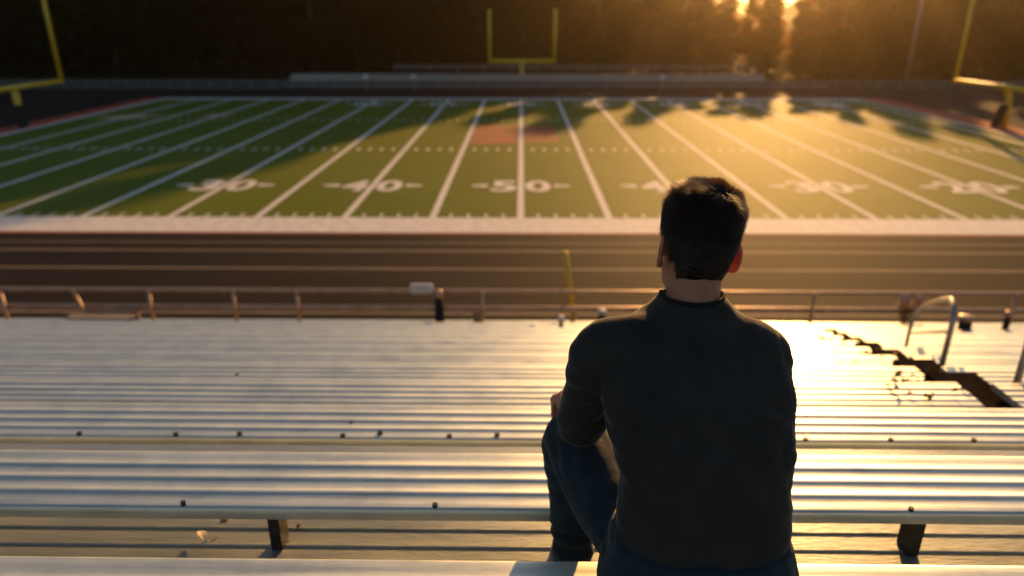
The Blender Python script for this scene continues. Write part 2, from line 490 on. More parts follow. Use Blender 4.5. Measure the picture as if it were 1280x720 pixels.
def leaf(loc, s, rz, rx, label, group=None, m='leaf_dry', name='dry_leaf', cat='leaf'):
    mb = MB(); n = 9; prev = None
    for i in range(n):
        u = i / (n - 1); w = math.sin(math.pi * min(1, u * 0.9 + 0.05)) ** 0.8 * 0.36
        jag = 0.75 + 0.25 * (i % 2)
        ring = [mb.bm.verts.new(((u - .5), s_ * w * jag, 0.12 * math.sin(u * 3.1) + abs(s_) * 0.16 * w)) for s_ in (-1, 0, 1)]
        if prev:
            mb.bm.faces.new((prev[0], prev[1], ring[1], ring[0])); mb.bm.faces.new((prev[1], prev[2], ring[2], ring[1]))
        prev = ring
    mb.tube([(-.5, 0, 0.01), (-.72, 0.03, 0.03)], .015, 5)
    for v in mb.bm.verts: v.co *= s
    o = mb.build(name, M[m]); o.location = loc; o.rotation_euler = (rx, 0, rz)
    tag(o, label, cat, group)
    return o
first = None
rnd = random.Random(3)
def aisle_leaf(x, y, k, s):
    global first
    z = zk(k) + 0.006
    if first is None:
        first = leaf((x, y, z), 0.10, 0, 0, 'dry brown leaf in the litter caught along the stepped edge of the aisle', 'dry leaves along the aisle')
        o = first
    else:
        o = first.copy(); COL.objects.link(o)
    o.location = (x, y, z + rnd.uniform(0, .03)); o.rotation_euler = (rnd.uniform(-.6, .6), rnd.uniform(-.5, .5), rnd.uniform(0, 6.28))
    o.scale = (s, s, s)
for k in range(2, 9):
    for j in range(10):
        aisle_leaf(aisle_x(yk(k)) - rnd.uniform(-.02, .5) ** 1.0, yk(k) + rnd.uniform(.02, .26), k, rnd.uniform(.3, .75))
# on deck, single bits
lz = zk(0) - 0.165
leaf((-.94, 1.80, lz + .012), .040, .6, .5, 'pale curled leaf bit on the footboard left of the dark bracket', m='paper')
leaf((-.99, 1.73, lz + .012), .045, 2.2, .3, 'pale crumpled scrap lying nearest the man\'s bench at lower left', m='paper', name='paper_scrap', cat='litter')
leaf((-.70, 1.78, lz + .01), .022, 1.2, .3, 'tiny curled leaf bit beside the left dark bracket')
leaf((-1.45, 3.15, zk(1) + .012), .028, 1.0, .2, 'small dark leaf speck on the plank at far left')
leaf((-.76, 2.70, zk(1) + .012), .028, .3, .2, 'small dark leaf speck on the second bench plank left of the man')
leaf((1.23, 2.64, zk(1) + .014), .04, 2.3, .4, 'dark curled leaf on the bench plank right of the man')
leaf((4.05, 8.15, zk(7) + .02), .10, .3, .2, 'dark leaf clump on a plank well below the man, apart from the aisle litter')

# front guard rail
rail = empty('guard_rail', (0, 12.70, CAMZ - 5.96))
tag(rail, 'long two bar steel guard rail along the front edge of the bleachers', 'railing')
RY, RZ = 12.70, CAMZ - 5.96
ht = -(0.3945 * 12.70) + 5.96
for (nm, h, rr) in (('top_rail', ht, .036), ('lower_rail', ht - 0.36, .055)):
    MB().tube([(-17, 0, h), (17, 0, h)], rr, 10).build(nm, M['rust'], rail, smooth=True)
def px_to_x(px, y, drop):
    z = y * .932 + drop * .361
    return (px - 640) / 870 * z - .0129 * y
for px in (5, 190, 295, 374, 603, 1010, 1255):
    x = px_to_x(px, RY, 5.5)
    MB().tube([(0, 0, .004), (0, 0, ht + .02)], .034, 8).build('post', M['rust'], rail, smooth=True).location = (x, -0.075, 0)

# bent rail and small platform at left
x0 = px_to_x(93, 12.6, 5.2)
o = MB().tube([(x0 - .06, 12.6, CAMZ - 4.99), (x0 + .04, 12.6, CAMZ - 5.34), (x0 + .07, 12.6, CAMZ - 5.40), (x0 + .13, 12.6, CAMZ - 5.415), (x0 + 1.10, 12.6, CAMZ - 5.42), (x0 + 1.13, 12.6, CAMZ - 5.46), (x0 + 1.13, 12.6, CAMZ - 5.96)], .036, 10).build('bent_rail', M['rust'], smooth=True)
tag(o, 'bent pinkish L shaped pipe rail at the left end of the front row', 'pipe rail')
tb = empty('low_table', (x0 + .5, 12.56, CAMZ - 5.96))
tag(tb, 'low grey green metal platform under the bent pipe rail at front left', 'platform')
MB().box(-.75, .60, -.11, .11, .36, .44).build('top', M['galv'], tb, bevel=.008)
for sx in (-.68, .54):
    MB().box(sx, sx + .06, -.10, .10, .004, .358).build('leg', M['darksteel'], tb)
# sign post + bollards near centre
sx = px_to_x(549, 12.6, 5.4)
sg = empty('sign_post', (sx, 12.6, CAMZ - 5.96)); sg.scale = (1.1, 1, 1.12); tag(sg, 'dark post with a blank white box sign at its top left', 'sign post')
MB().loft([(0, 0, 0, .10, .08), (0, 0, .35, .085, .07), (0, 0, .75, .075, .065)], 16, 3).build('post', M['pad'], sg, smooth=True)
MB().ball((0, 0, .83), (.085, .08, .085)).build('cap', M['rust'], sg, smooth=True)
MB().box(-.50, -.10, -.05, .05, .84, 1.02).build('sign_box', M['white'], sg, bevel=.03)
MB().tube([(-.10, 0, .90), (-.03, 0, .84)], .02, 8).build('bracket', M['darksteel'], sg)
def bollard(px, y, hgt, zb, label, capm='rust', r=.06):
    x = px_to_x(px, y, CAMZ - zb - hgt / 2)
    o = empty('bollard', (x, y, zb)); tag(o, label, 'bollard')
    MB().loft([(0, 0, 0, r, r), (0, 0, hgt * .6, r * .95, r * .95), (0, 0, hgt * .8, r * .9, r * .9)], 14).build('shaft', M['pad'], o, smooth=True)
    MB().loft([(0, 0, hgt * .78, r * 1.2, r * 1.2), (0, 0, hgt * .95, r * 1.25, r * 1.25), (0, 0, hgt, r * .8, r * .8)], 14).build('cap', M[capm], o, smooth=True)
bollard(597, 12.6, .52, CAMZ - 5.96, 'short dark bollard with rusty cap right of the white box sign', r=.085)
bollard(701, 10.8, .52, CAMZ - 5.22, 'thin dark bollard with pale cap beside the yellow pole', 'white', .045)
bollard(752, 12.3, .38, CAMZ - 5.59, 'pale capped bollard just left of the man\'s shoulder', 'white', .07)
bollard(1202, 10.42, .36, CAMZ - 4.85, 'stout dark bollard right of the arched handrail', r=.10)
bollard(1253, 10.42, .44, CAMZ - 4.85, 'thin dark bollard at the right edge of the stand', r=.05)
yx = px_to_x(712, 13.4, 5.1)
o = MB().tube([(yx + .12, 13.15, CAMZ - 5.96), (yx - .12, 13.25, CAMZ - 4.36)], .05, 10).build('yellow_pole', M['yellow'], smooth=True)
tag(o, 'thin yellow pole leaning left at the front guard rail', 'pole')

# handrails at the aisle
def handrail(p0, p1, h, label, loopy=True):
    a, b = Vector(p0), Vector(p1); d = b - a
    r = empty('handrail', a); tag(r, label, 'handrail')
    pts = [Vector((0, 0, -.17)), Vector((0, 0, h * .55)), Vector((0, 0, h * .8)) + d * .03, Vector((0, 0, h * .97)) + d * .12, Vector((0, 0, h)) + d * .3,
           Vector((0, 0, h)) + d * .55, Vector((0, 0, h * .93)) + d * .8, Vector((0, 0, h * .72)) + d * .97, Vector((0, 0, h * .45)) + d, Vector((0, 0, -.17)) + d]
    mb = MB(); mb.tube(pts, .021, 12); mb.build('tube', M['galv'], r, smooth=True)
    for q in (Vector((0, 0, -.165)), d + Vector((0, 0, -.165))):
        MB().tube([q, q + Vector((0, 0, .012))], .06, 12).build('base_flange', M['galv'], r)
    MB().tube([Vector((0, 0, h * .42)), Vector((0, 0, h * .40)) + d], .015, 8).build('cross_bar', M['galv'], r)
handrail((3.30, 4.9, zk(3)), (4.45, 7.3, zk(6)), .52, 'arched galvanised tube handrail over the aisle right of the man')
handrail((3.12, 3.9, zk(2) - .05), (4.6, 5.6, zk(4)), .50, 'galvanised tube handrail cut by the right edge of the photo')
# dried plant growing at the rail
pl = empty('dry_plant', (px_to_x(1135, 12.6, 5.2), 12.6, CAMZ - 5.96)); tag(pl, 'small dry bush with pale pinkish heads above the arched handrail', 'plant')
mb = MB(); mh = MB(); rr = random.Random(5)
for i in range(34):
    tx, ty, tz = rr.uniform(-.24, .26), rr.uniform(-.10, .10), rr.uniform(.66, .96)
    mb.tube([(tx * .1, 0, 0), (tx * .5, ty * .5, tz * .5), (tx, ty, tz)], .006, 5)
    mh.ball((tx, ty, tz), (rr.uniform(.03, .055), .04, rr.uniform(.025, .045)), 8)
mb.build('stem', M['leaf_dry'], pl); mh.build('seed_heads', mat('seed_heads', (0.75, 0.5, 0.38), .8), pl, smooth=True)['kind'] = 'stuff'

# ------------------------------------------------------------------ goalposts
def goalpost(loc, rz, half, hbar, htop, neck, label, r=.11, pad=True, px=0.0):
    o = empty('goalpost', loc, rz); tag(o, label, 'goalpost', 'goalposts')
    # local: crossbar along Y, gooseneck behind at +X
    MB().tube([(0, -half, hbar), (0, half, hbar)], r, 12).build('crossbar', M['yellow'], o, smooth=True)
    for s in (-1, 1):
        MB().tube([(0, s * half, hbar - r), (0, s * half, htop)], r * .85, 12).build('upright', M['yellow'], o, smooth=True)
    pts = [(neck, 0, 0), (neck, 0, hbar * .55)]
    if neck > .5:
        for t in range(1, 7):
            a = t / 6 * math.pi / 2
            pts.append((neck * math.cos(a), 0, hbar * .55 + (hbar * .45) * math.sin(a)))
    elif neck: pts.append((neck, 0, hbar))
    else: pts.append((0, 0, hbar))
    MB().tube(pts, r * 1.35, 14).build('gooseneck', M['yellow'], o, smooth=True)
    if pad:
        MB().loft([(neck - px * 1.5, 0, .03, .30, .30), (neck - px * 1.4, 0, .1, .34, .34), (neck - px * .7, 0, 1.9, .34, .34), (neck - px * .6, 0, 2.1, .30, .30)], 20, 3.5).build('base_pad', M['pad'], o, smooth=False)
    return o
goalpost((-46.6, 66.0, .03), math.pi, 6.8, 3.66, 15.0, .25, 'yellow goalpost at the left end of the field with black padded base', r=.22)
goalpost((44.6, 67.5, .03), 0, 7.5, 3.70, 15.0, .95, 'yellow goalpost at the right end of the field in the sun haze', r=.22, px=.55)
goalpost((0.1, 112, .02), math.pi / 2, 4.95, 3.45, 10.9, 0, 'distant yellow goalpost standing behind the far bleachers', r=.30, pad=False)

# boards at left and right posts
for (x, y, h, lb) in ((-50.2, 64.0, 2.3, 'orange brown board leaning beside the left goalpost base'),):
    o = MB().box(-.6, .6, -.05, .05, 0, h).build('board', M['tanpaint'], bevel=.01); o.location = (x, y, .03); o.rotation_euler = (.1, 0, .2)
    tag(o, lb, 'board')

# light poles
def light_pole(x, y, label):
    o = empty('light_pole', (x, y, .02)); tag(o, label, 'light pole', 'stadium light poles')
    MB().tube([(0, 0, 0), (0, 0, 20)], [.26, .16], 12).build('pole', M['galv'], o, smooth=True)
    MB().box(-1.8, 1.8, -.1, .1, 19.0, 19.2).box(-1.8, 1.8, -.1, .1, 18.0, 18.2).build('crossarm', M['galv'], o)
    for i in range(4):
        for zz in (19.45, 18.45):
            MB().loft([(-1.5 + i, -.2, zz - .22, .12, .12), (-1.5 + i, -.3, zz + .2, .3, .28)], 12).build('lamp_head', M['darksteel'], o)
    return o
light_pole(55.2, 104.6, 'grey light pole behind the far right corner of the field')
light_pole(73.5, 104.6, 'dim light pole at the far right edge beside the dark trees')

# ------------------------------------------------------------------ far bleachers and fence
fb = empty('far_bleachers', (0, 106, 0)); tag(fb, 'low grey aluminium bleachers across the field in front of the trees', 'grandstand')
for i in range(5):
    x1 = 35.5 if i > 1 else 44.0
    MB().box(-34, x1, -2.5 + i * .8, -1.9 + i * .8, .55 + i * .33, .62 + i * .33).build('seat_plank', M['greypaint'], fb)
    MB().box(-34, x1, -1.88 + i * .8, -1.84 + i * .8, .1 + i * .33, .60 + i * .33).build('riser', M['greypaint'] if i > 1 else M['deck'], fb)
for i in range(18):
    x = -33.5 + i * 4.0
    MB().box(x - .05, x + .05, -2.3, 1.6, .02, .50).build('frame', M['darksteel'], fb)
    if x > -20: MB().tube([(x, 1.75, .3), (x, 1.75, 3.1)], .05, 8).build('rail_post', M['galv'], fb)
MB().tube([(-19, 1.75, 2.75), (34.5, 1.75, 2.75)], .06, 8).tube([(-19, 1.75, 3.1), (34.5, 1.75, 3.1)], .06, 8).build('back_rail', M['galv'], fb)
for x, lb in ((-22.2, 'pale round headed marker at the left part of the far bleachers'), (-15.4, 'pale round headed marker right of its twin on the far bleachers'), (20.0, 'pale round headed marker near the right part of the far bleachers')):
    o = empty('marker', (x, 103.3, .02)); tag(o, lb, 'marker')
    MB().tube([(0, 0, 0), (0, 0, 1.5)], .10, 8).build('stem', M['galv'], o)
    MB().ball((0, 0, 1.75), (.42, .3, .42), 12).build('head', M['white'], o, smooth=True)
fc = empty('field_fence', (0, 103.8, 0)); tag(fc, 'low dark mesh fence running behind the far track', 'fence')
MB().box(-84, 84, 0, .03, .05, 1.15).build('mesh_panel', mat('fence_mesh', (.05, .075, .085), .6, .2), fc)
MB().tube([(-84, 0, 1.2), (84, 0, 1.2)], .04, 8).build('top_rail', M['galv'], fc)
fp = MB().tube([(0, -.06, 0), (0, -.06, 1.22)], .04, 8).build('post', M['galv'], fc); fp.location.x = -84
for i in range(1, 57):
    c = fp.copy(); COL.objects.link(c); c.location.x = -84 + 3 * i

# ------------------------------------------------------------------ trees
def tree_proto(seed, h, spread, nleaf, lm, base=0.12):
    rr = random.Random(seed)
    root = empty('tree')
    tr = MB()
    top = Vector((rr.uniform(-.5, .5), rr.uniform(-.5, .5), h * .8))
    tr.tube([(0, 0, -.2), (rr.uniform(-.1, .1), 0, h * .25), top * .6, top], [h * .022, h * .017, h * .011, h * .004], 9)
    lobes = []
    for i in range(34):
        a = rr.uniform(0, 6.28); u = rr.random()
        zz = h * (base + .82 * u * (1 - .0)); rad = spread * (0.95 - .55 * abs(u - .38) * 1.5) * rr.uniform(.35, 1)
        c = Vector((math.cos(a) * rad * .75, math.sin(a) * rad * .75, zz))
        lobes.append((c, rr.uniform(.16, .36) * spread))
        s = Vector((0, 0, max(h * .1, zz - rad * .5)))
        tr.tube([s, (s + c) / 2 + Vector((0, 0, -.2)), c], [h * .007, h * .005, h * .002], 5)
    tr.build('trunk', M['bark'], root, smooth=True)
    verts, faces = [], []
    for i in range(nleaf):
        c, r = lobes[rr.randrange(len(lobes))]
        d = Vector((rr.gauss(0, 1), rr.gauss(0, 1), rr.gauss(0, .8))) * r * .55
        p = c + d; p.z = max(.3, p.z)
        s = rr.uniform(.16, .40)
        n = Vector((rr.gauss(0, 1), rr.gauss(0, 1), rr.gauss(0, 1))).normalized()
        t = n.orthogonal().normalized(); b = n.cross(t)
        k = len(verts)
        verts += [p - t * s, p - b * s * .55, p + t * s, p + b * s * .55]
        faces.append((k, k + 1, k + 2, k + 3))
    me = bpy.data.meshes.new('crown'); me.from_pydata(verts, [], faces); me.materials.append(M[lm])
    o = bpy.data.objects.new('crown', me); COL.objects.link(o); o.parent = root
    return root
protos = [tree_proto(11, 17, 4.6, 9000, 'leaf'), tree_proto(12, 16, 5.2, 10000, 'leaf'), tree_proto(13, 18, 4.2, 9000, 'leaf'),
          tree_proto(14, 15.5, 4.4, 4600, 'leaf_glow')]
used = [False] * 4
def put_tree(kind, x, y, s, rz, label, group):
    if used[kind]: o = copy_tree(protos[kind])
    else: o = protos[kind]; used[kind] = True
    o.location = (x, y, 0); o.scale = (s, s, s * random.uniform(.92, 1.05)); o.rotation_euler = (0, 0, rz)
    tag(o, label, 'tree', group)
tr = random.Random(21)
rows = [(126, 7.0, 0), (133, 7.4, 3.5), (141, 8.0, 1.5), (151, 8.0, 4), (160, 8.0, 2), (170, 8.0, 6)]
for (yy, dx, off) in rows:
    x = -112 + off
    while x < 122:
        xx, y2 = x + tr.uniform(-1.6, 1.6), yy + tr.uniform(-2.5, 2.5)
        az = math.degrees(math.atan2(xx, y2))
        gap = abs(az - 16.8) < 3.9
        kind = tr.choice([0, 1, 2])
        s = tr.uniform(.85, 1.08)
        if gap:
            if yy > 130: x += dx; continue
            s *= .62 + .3 * min(1, abs(az - 16.8) / 4)
        elif abs(az - 15) < 9:
            s *= .9
        if xx < 12: s *= 1.1 + .65 * min(1, (12 - xx) / 14)
        put_tree(kind, xx, y2, s, tr.uniform(0, 6.28), 'dark leafy tree in the wood behind the far bleachers', 'dark trees of the far wood')
        x += dx
for x, y, s, lb in ((40.5, 131, .92, 'thin tree coloured with orange sun glow left of the low sun'), (49.5, 131, .90, 'thin tree coloured with orange sun glow right of the low sun'),
                    (46.0, 139, .80, 'sparse glow coloured tree directly below the low sun'), (33.5, 134, 1.0, 'thin glow coloured tree left of the orange glow'),
                    (56, 136, .95, 'glow coloured tree between the glow and the light pole'),
                    (42.0, 128, .98, 'glow coloured tree in front, with the sun glow just over its right side'), (49.0, 146, 1.02, 'pale glow coloured tree far back under the sun glow'), (41.0, 148, 1.1, 'pale glow coloured tree far back, left of the sun glow')):
    put_tree(3, x, y, s, tr.uniform(0, 6.28), lb, 'glow coloured trees at the gap in the wood')
# undergrowth as one mass
rr = random.Random(31); verts = []; faces = []
for i in range(26000):
    x = rr.uniform(-125, 135); y = rr.uniform(117, 160)
    hmax = 2.6 + 1.6 * noise.noise(Vector((x * .12, y * .12, 0))) + (2.8 if y > 145 else 0)
    p = Vector((x, y, max(.05, hmax * rr.random() ** .6))); s = rr.uniform(.2, .45)
    n = Vector((rr.gauss(0, 1), rr.gauss(0, 1), rr.gauss(0, 1))).normalized(); t = n.orthogonal().normalized(); b = n.cross(t)
    k = len(verts); verts += [p - t * s, p - b * s * .6, p + t * s, p + b * s * .6]; faces.append((k, k + 1, k + 2, k + 3))
me = bpy.data.meshes.new('undergrowth'); me.from_pydata(verts, [], faces); me.materials.append(M['leaf'])
o = bpy.data.objects.new('undergrowth', me); COL.objects.link(o); o['kind'] = 'stuff'; o['label'] = 'dark undergrowth at the foot of the far trees'; o['category'] = 'undergrowth'
# wooded rise far behind
mb = MB(); n = 120; prev = None
for i in range(n + 1):
    x = -700 + 1400 * i / n
    hh = 20 + 7 * noise.noise(Vector((x * .012, 3, 0))) + 2.5 * noise.noise(Vector((x * .06, 8, 0)))
    hh *= 1.9
    if 66 < x < 124: hh *= .30
    ring = [mb.bm.verts.new((x, 230, 0)), mb.bm.verts.new((x, 260, hh * .7)), mb.bm.verts.new((x, 300, hh)), mb.bm.verts.new((x, 420, 0))]
    if prev:
        for a in range(3): mb.bm.faces.new((prev[a], prev[a + 1], ring[a + 1], ring[a]))
    prev = ring
structure(mb, 'hills', M['ground'], smooth=True)

# ------------------------------------------------------------------ the man
SZ = zk(-1) + 0.004
man = empty('person', (0.375, 1.2, SZ))
tag(man, 'man in charcoal t-shirt and jeans sitting with his back to us on the nearest bench', 'person')
def fin(o): o.location = (-0.375, -1.2, -SZ); return o
V = lambda x, y, z: Vector((x, y, SZ + z))
Ls, Le, Lw = V(.176, 1.325, .540), V(.140, 1.430, .290), V(.122, 1.610, .268)
Rs, Re, Rw = V(.506, 1.325, .532), V(.535, 1.43, .285), V(.515, 1.625, .250)
Lh, Lk, La = V(.30, 1.22, .095), V(.140, 1.545, .185), V(.150, 1.505, -.235)
Rh, Rk, Ra = V(.47, 1.22, .095), V(.50, 1.565, .165), V(.505, 1.54, -.235)

# head in local space then placed (roll to the right, slight turn left)
HC = V(.366, 1.386, .760)
HM = Matrix.Translation(HC) @ Matrix.Rotation(R(8), 4, 'Z') @ Matrix.Rotation(R(7), 4, 'Y') @ Matrix.Rotation(R(-4), 4, 'X') @ Matrix.Diagonal((.93, .93, 1.0, 1))
bodyb = MB()
headv0 = 0
prof = [(-.122, .018, .084, -.040), (-.112, .036, .093, -.022), (-.090, .053, .094, .046), (-.065, .060, .093, .062), (-.035, .067, .092, .075),
        (0, .072, .091, .086), (.03, .0755, .092, .094), (.06, .0745, .088, .092), (.085, .066, .074, .080), (.103, .050, .052, .060), (.114, .028, .028, .034), (.118, .006, .006, .008)]
def head_loft(mb, off=0.0):
    rr = []
    n = 36
    for (z, w, f, b) in prof:
        vs = []
        for k in range(n):
            a = 2 * math.pi * k / n
            c, s = math.cos(a), math.sin(a)
            e = 2.12
            x = (w + off) * math.copysign(abs(c) ** (2 / e), c)
            y = ((f if s > 0 else b) + off) * math.copysign(abs(s) ** (2 / e), s)
            vs.append(mb.bm.verts.new(HM @ Vector((x, y, z + (off if z > .05 else 0)))))
        rr.append(vs)
    for a, b in zip(rr, rr[1:]):
        for k in range(n): mb.bm.faces.new((a[k], a[(k + 1) % n], b[(k + 1) % n], b[k]))
    mb.bm.faces.new(rr[0][::-1]); mb.bm.faces.new(rr[-1])
head_loft(bodyb)
def hb(c, r, n=12):
    m = HM @ Matrix.Translation(Vector(c)) @ Matrix.Diagonal((*r, 1))
    bmesh.ops.create_uvsphere(bodyb.bm, u_segments=n, v_segments=n // 2 + 2, radius=1, matrix=m)
# nose, brow, lips, chin, cheeks
bodyb.limb([HM @ Vector(p) for p in ((0, .090, .022), (0, .102, -.005), (0, .112, -.026))], [.008, .010, .013], 10)
hb((-.011, .102, -.030), (.009, .011, .008)); hb((.011, .102, -.030), (.009, .011, .008))
hb((0, .088, .030), (.046, .012, .009)); hb((0, .091, -.058), (.024, .010, .006)); hb((0, .089, -.068), (.021, .010, .007))
hb((0, .085, -.105), (.020, .014, .014))
hb((-.038, .076, -.022), (.020, .014, .016)); hb((.038, .076, -.022), (.020, .014, .016))
# ears: rim + bowl
for s in (-1, 1):
    pts = []
    for i in range(15):
        a = R(-115 + 305 * i / 14)
        pts.append(HM @ Vector((s * (.0865 + .008 * math.cos(a)), -.014 - .017 * math.cos(a) * 1.0, -.012 + .031 * math.sin(a))))
    bodyb.tube(pts, .0048, 8)
    m = HM @ Matrix.Translation((s * .085, -.014, -.012)) @ Matrix.Rotation(s * R(24), 4, 'Z') @ Matrix.Diagonal((.0045, .019, .031, 1))
    bmesh.ops.create_uvsphere(bodyb.bm, u_segments=14, v_segments=10, radius=1, matrix=m)
    m = HM @ Matrix.Translation((s * .079, -.006, -.040)) @ Matrix.Diagonal((.006, .009, .010, 1))
    bmesh.ops.create_uvsphere(bodyb.bm, u_segments=10, v_segments=8, radius=1, matrix=m)
# neck and inner torso
nb, nt_ = V(.356, 1.335, .60), HM @ Vector((0, -.012, -.03))
bodyb.limb([V(.365, 1.30, .52), nb, (nb + nt_) / 2, nt_], [.072, .060, .0555, .054], 24)
bodyb.loft([(.38, 1.20, SZ + .03, .15, .10), (.38, 1.21, SZ + .2, .15, .095), (.372, 1.26, SZ + .4, .165, .095), (.362, 1.305, SZ + .54, .165, .08), (.36, 1.33, SZ + .60, .10, .06)], 28, 2.4)
bodyb.limb([V(.24, 1.32, .575), Ls, (Ls + Le) / 2, Le], [.05, .050, .046, .040])
bodyb.limb([V(.47, 1.32, .57), Rs, (Rs + Re) / 2, Re], [.05, .050, .046, .040])
bodyb.limb([Le, Le.lerp(Lw, .35), Lw], [.040, .041, .026]); bodyb.limb([Re, Re.lerp(Rw, .35), Rw], [.040, .041, .026])
for h_, k_, a_ in ((Lh, Lk, La), (Rh, Rk, Ra)):
    bodyb.limb([h_, h_.lerp(k_, .5) + Vector((0, 0, -.012)), k_.lerp(h_, .06), k_.lerp(a_, .3), k_.lerp(a_, .7), a_], [.070, .060, .050, .044, .038, .033])
# hands draped over the knees, fingers hanging down in front
def hand(w, side):
    inner = Vector((-side, 0, 0))
    d = Vector((side * -.03, .80, -.60)).normalized(); dn = Vector((0, .12, -.99)).normalized()
    for i in range(4):
        o_ = inner * (.030 - .020 * i)
        k = w + d * (.092 - .004 * abs(i - 1))
        bodyb.limb([w + o_ * .45, w + d * .05 + o_ * .9 + Vector((0, 0, .004)), k + o_], [.015, .0145, .0108], 10)
        L = (.070, .079, .074, .058)[i]
        sp = inner * (.003 * (1.5 - i))
        a0 = k + o_
        a1 = a0 + (d * .35 + dn * .75 + sp * 20 * .1).normalized() * L * .45
        a2 = a1 + (dn + Vector((0, -.10 - .04 * i, 0))).normalized() * L * .32
        a3 = a2 + (dn + Vector((0, -.42 - .05 * i, 0))).normalized() * L * .24
        bodyb.limb([a0, a1, a2, a3], [.0096, .0090, .0083, .0070], 10)
    t0 = w + d * .022 + inner * .020
    bodyb.limb([t0, t0 + d * .030 + inner * .024 + Vector((0, 0, -.006)), t0 + d * .055 + inner * .032 + Vector((0, 0, -.018)), t0 + d * .072 + inner * .030 + Vector((0, 0, -.032))], [.015, .0125, .0105, .0085], 10)
hand(Lw, -1); hand(Rw, 1)
body = bodyb.build('body', M['skin'], man); remesh(body, .0036, 4, .5); fin(body)

# eyes (children: white and iris)
for s in (-1, 1):
    c = HM @ Vector((s * .031, .0795, .006))
    e = MB().ball(c, .0125, 16).build('eye', M['eye'], man, smooth=True); fin(e)
    i = MB().ball(HM @ Vector((s * .031, .0895, .006)), (.0052, .0035, .0052), 12).build('iris', M['iris'], e, smooth=True)

# hair: cap + strands
def hair_mask(p):
    """p in head space, True where hair grows"""
    x, y, z = p
    if z > .072: return True
    if y > .055: return z > .072 - max(0, (abs(x) - .045)) * .4
    if y > .012: return z > .012 + (y - .012) * 1.1
    if y > -.030: return z > .020 if abs(x) > .05 else True      # above the ear
    lim = -.080 - .008 * (1 - min(1, abs(x) / .05))
    if y > -.045: lim = -.02
    return z > lim
hm = MB(); head_loft(hm, 0.0)
bm = hm.bm
bmesh.ops.subdivide_edges(bm, edges=bm.edges[:], cuts=3, use_grid_fill=True)
HI = HM.inverted()
dele = [f for f in bm.faces if not hair_mask(HI @ f.calc_center_median())]
bmesh.ops.delete(bm, geom=dele, context='FACES')
bm.normal_update()
bmesh.ops.recalc_face_normals(bm, faces=bm.faces)
samples = []
for f in bm.faces:
    samples.append((f.calc_center_median().copy(), f.normal.copy(), f.calc_area(), [v.co.copy() for v in f.verts]))
for v in bm.verts:
    q = HI @ v.co
    th = .006 + .008 * max(0, min(1, (q.z - .0) / .1)) + .004 * noise.noise(q * 28)
    edge = v.is_boundary
    v.co += (v.co - (HM @ Vector((0, 0, .0)))).normalized() * (.002 if edge else th)
hair = hm.build('hair', M['hair'], man, smooth=True)
md = hair.data
# strands as thin tapered blades joined in the same mesh
rr = random.Random(9)
verts = [v.co.copy() for v in md.vertices]; faces = [tuple(p.vertices) for p in md.polygons]
wts = [s[2] * (1.6 if (HI @ s[0]).z > .05 else 1.0) for s in samples]
picks = random.Random(4).choices(samples, wts, k=38000)
crown = Vector((.01, -.045, .112))
for _ in range(38000):
    c, nrm, ar, vs = picks[_]
    u = [rr.random() for _ in vs]; su = sum(u)
    p = sum((v * (w_ / su) for v, w_ in zip(vs, u)), Vector())
    q = HI @ p; nl = (HI.to_3x3() @ (p - HM.translation)).normalized()
    # combed away from the crown, downwards at back and sides, up and forward on top
    flow = (q - crown); flow = flow - nl * flow.dot(nl)
    flow = flow.normalized() if flow.length > 1e-4 else Vector((1, 0, 0))
    top = max(0, min(1, (q.z - .055) / .05))
    ln = .011 + .019 * top + rr.uniform(0, .006)
    lift = .3 + .5 * top
    jit = Vector((rr.gauss(0, .25), rr.gauss(0, .25), rr.gauss(0, .25)))
    cl = Vector((round(q.x * 110) / 110, round(q.y * 110) / 110, round(q.z * 110) / 110)); jit += Vector((noise.noise(q * 45), noise.noise(q * 45 + Vector((9, 0, 0))), noise.noise(q * 45 + Vector((0, 9, 0))))) * (.35 + .5 * top)
    st = .0075 + .006 * top
    p0 = q + nl * (st - .004)
    d1 = (nl * lift + flow * (1 - lift * .3) + jit * .5).normalized()
    d2 = (flow + nl * (lift * .35) + jit * .6 + Vector((0, 0, -.25 * (1 - top)))).normalized()
    p1 = p0 + d1 * ln * .5; p2 = p1 + d2 * ln * .5
    sd = d1.cross(nl); sd = sd.normalized() if sd.length > 1e-3 else Vector((1, 0, 0))
    w_ = rr.uniform(.0004, .0009)
    k = len(verts)
    for a, ww in ((p0, w_), (p1, w_ * .8)):
        verts += [HM @ (a - sd * ww), HM @ (a + sd * ww)]
    verts.append(HM @ p2)
    faces += [(k, k + 1, k + 3, k + 2), (k + 2, k + 3, k + 4)]
me = bpy.data.meshes.new('hair'); ncap = len(md.polygons); me.from_pydata(verts, [], faces); me.materials.append(M['hair']); me.materials.append(M['strand'])
for i, p in enumerate(me.polygons): p.use_smooth = True; p.material_index = 0 if i < ncap else 1
hair.data = me; fin(hair)

# t-shirt
sb = MB()
torso = [(.383, 1.195, .015, .205, .150), (.383, 1.20, .06, .203, .150), (.383, 1.205, .12, .199, .142), (.390, 1.215, .20, .184, .134), (.391, 1.235, .30, .177, .128),
         (.377, 1.258, .40, .194, .126), (.368, 1.288, .49, .200, .120), (.360, 1.312, .545, .196, .108), (.357, 1.328, .585, .172, .094), (.357, 1.340, .612, .130, .082), (.357, 1.346, .638, .094, .072), (.357, 1.350, .668, .067, .062)]
sb.loft([(a, b, SZ + c, d, e) for a, b, c, d, e in torso], 40, 2.35)
for s_, h_, e_, inn in ((Ls, None, Le, V(.26, 1.318, .568)), (Rs, None, Re, V(.45, 1.318, .565))):
    end = s_.lerp(e_, .90)
    sb.limb([inn, s_ + Vector((0, 0, .004)), s_.lerp(e_, .35) + Vector((0, 0, 0)), s_.lerp(e_, .68), end], [.070, .066, .064, .062, .0585], 24)
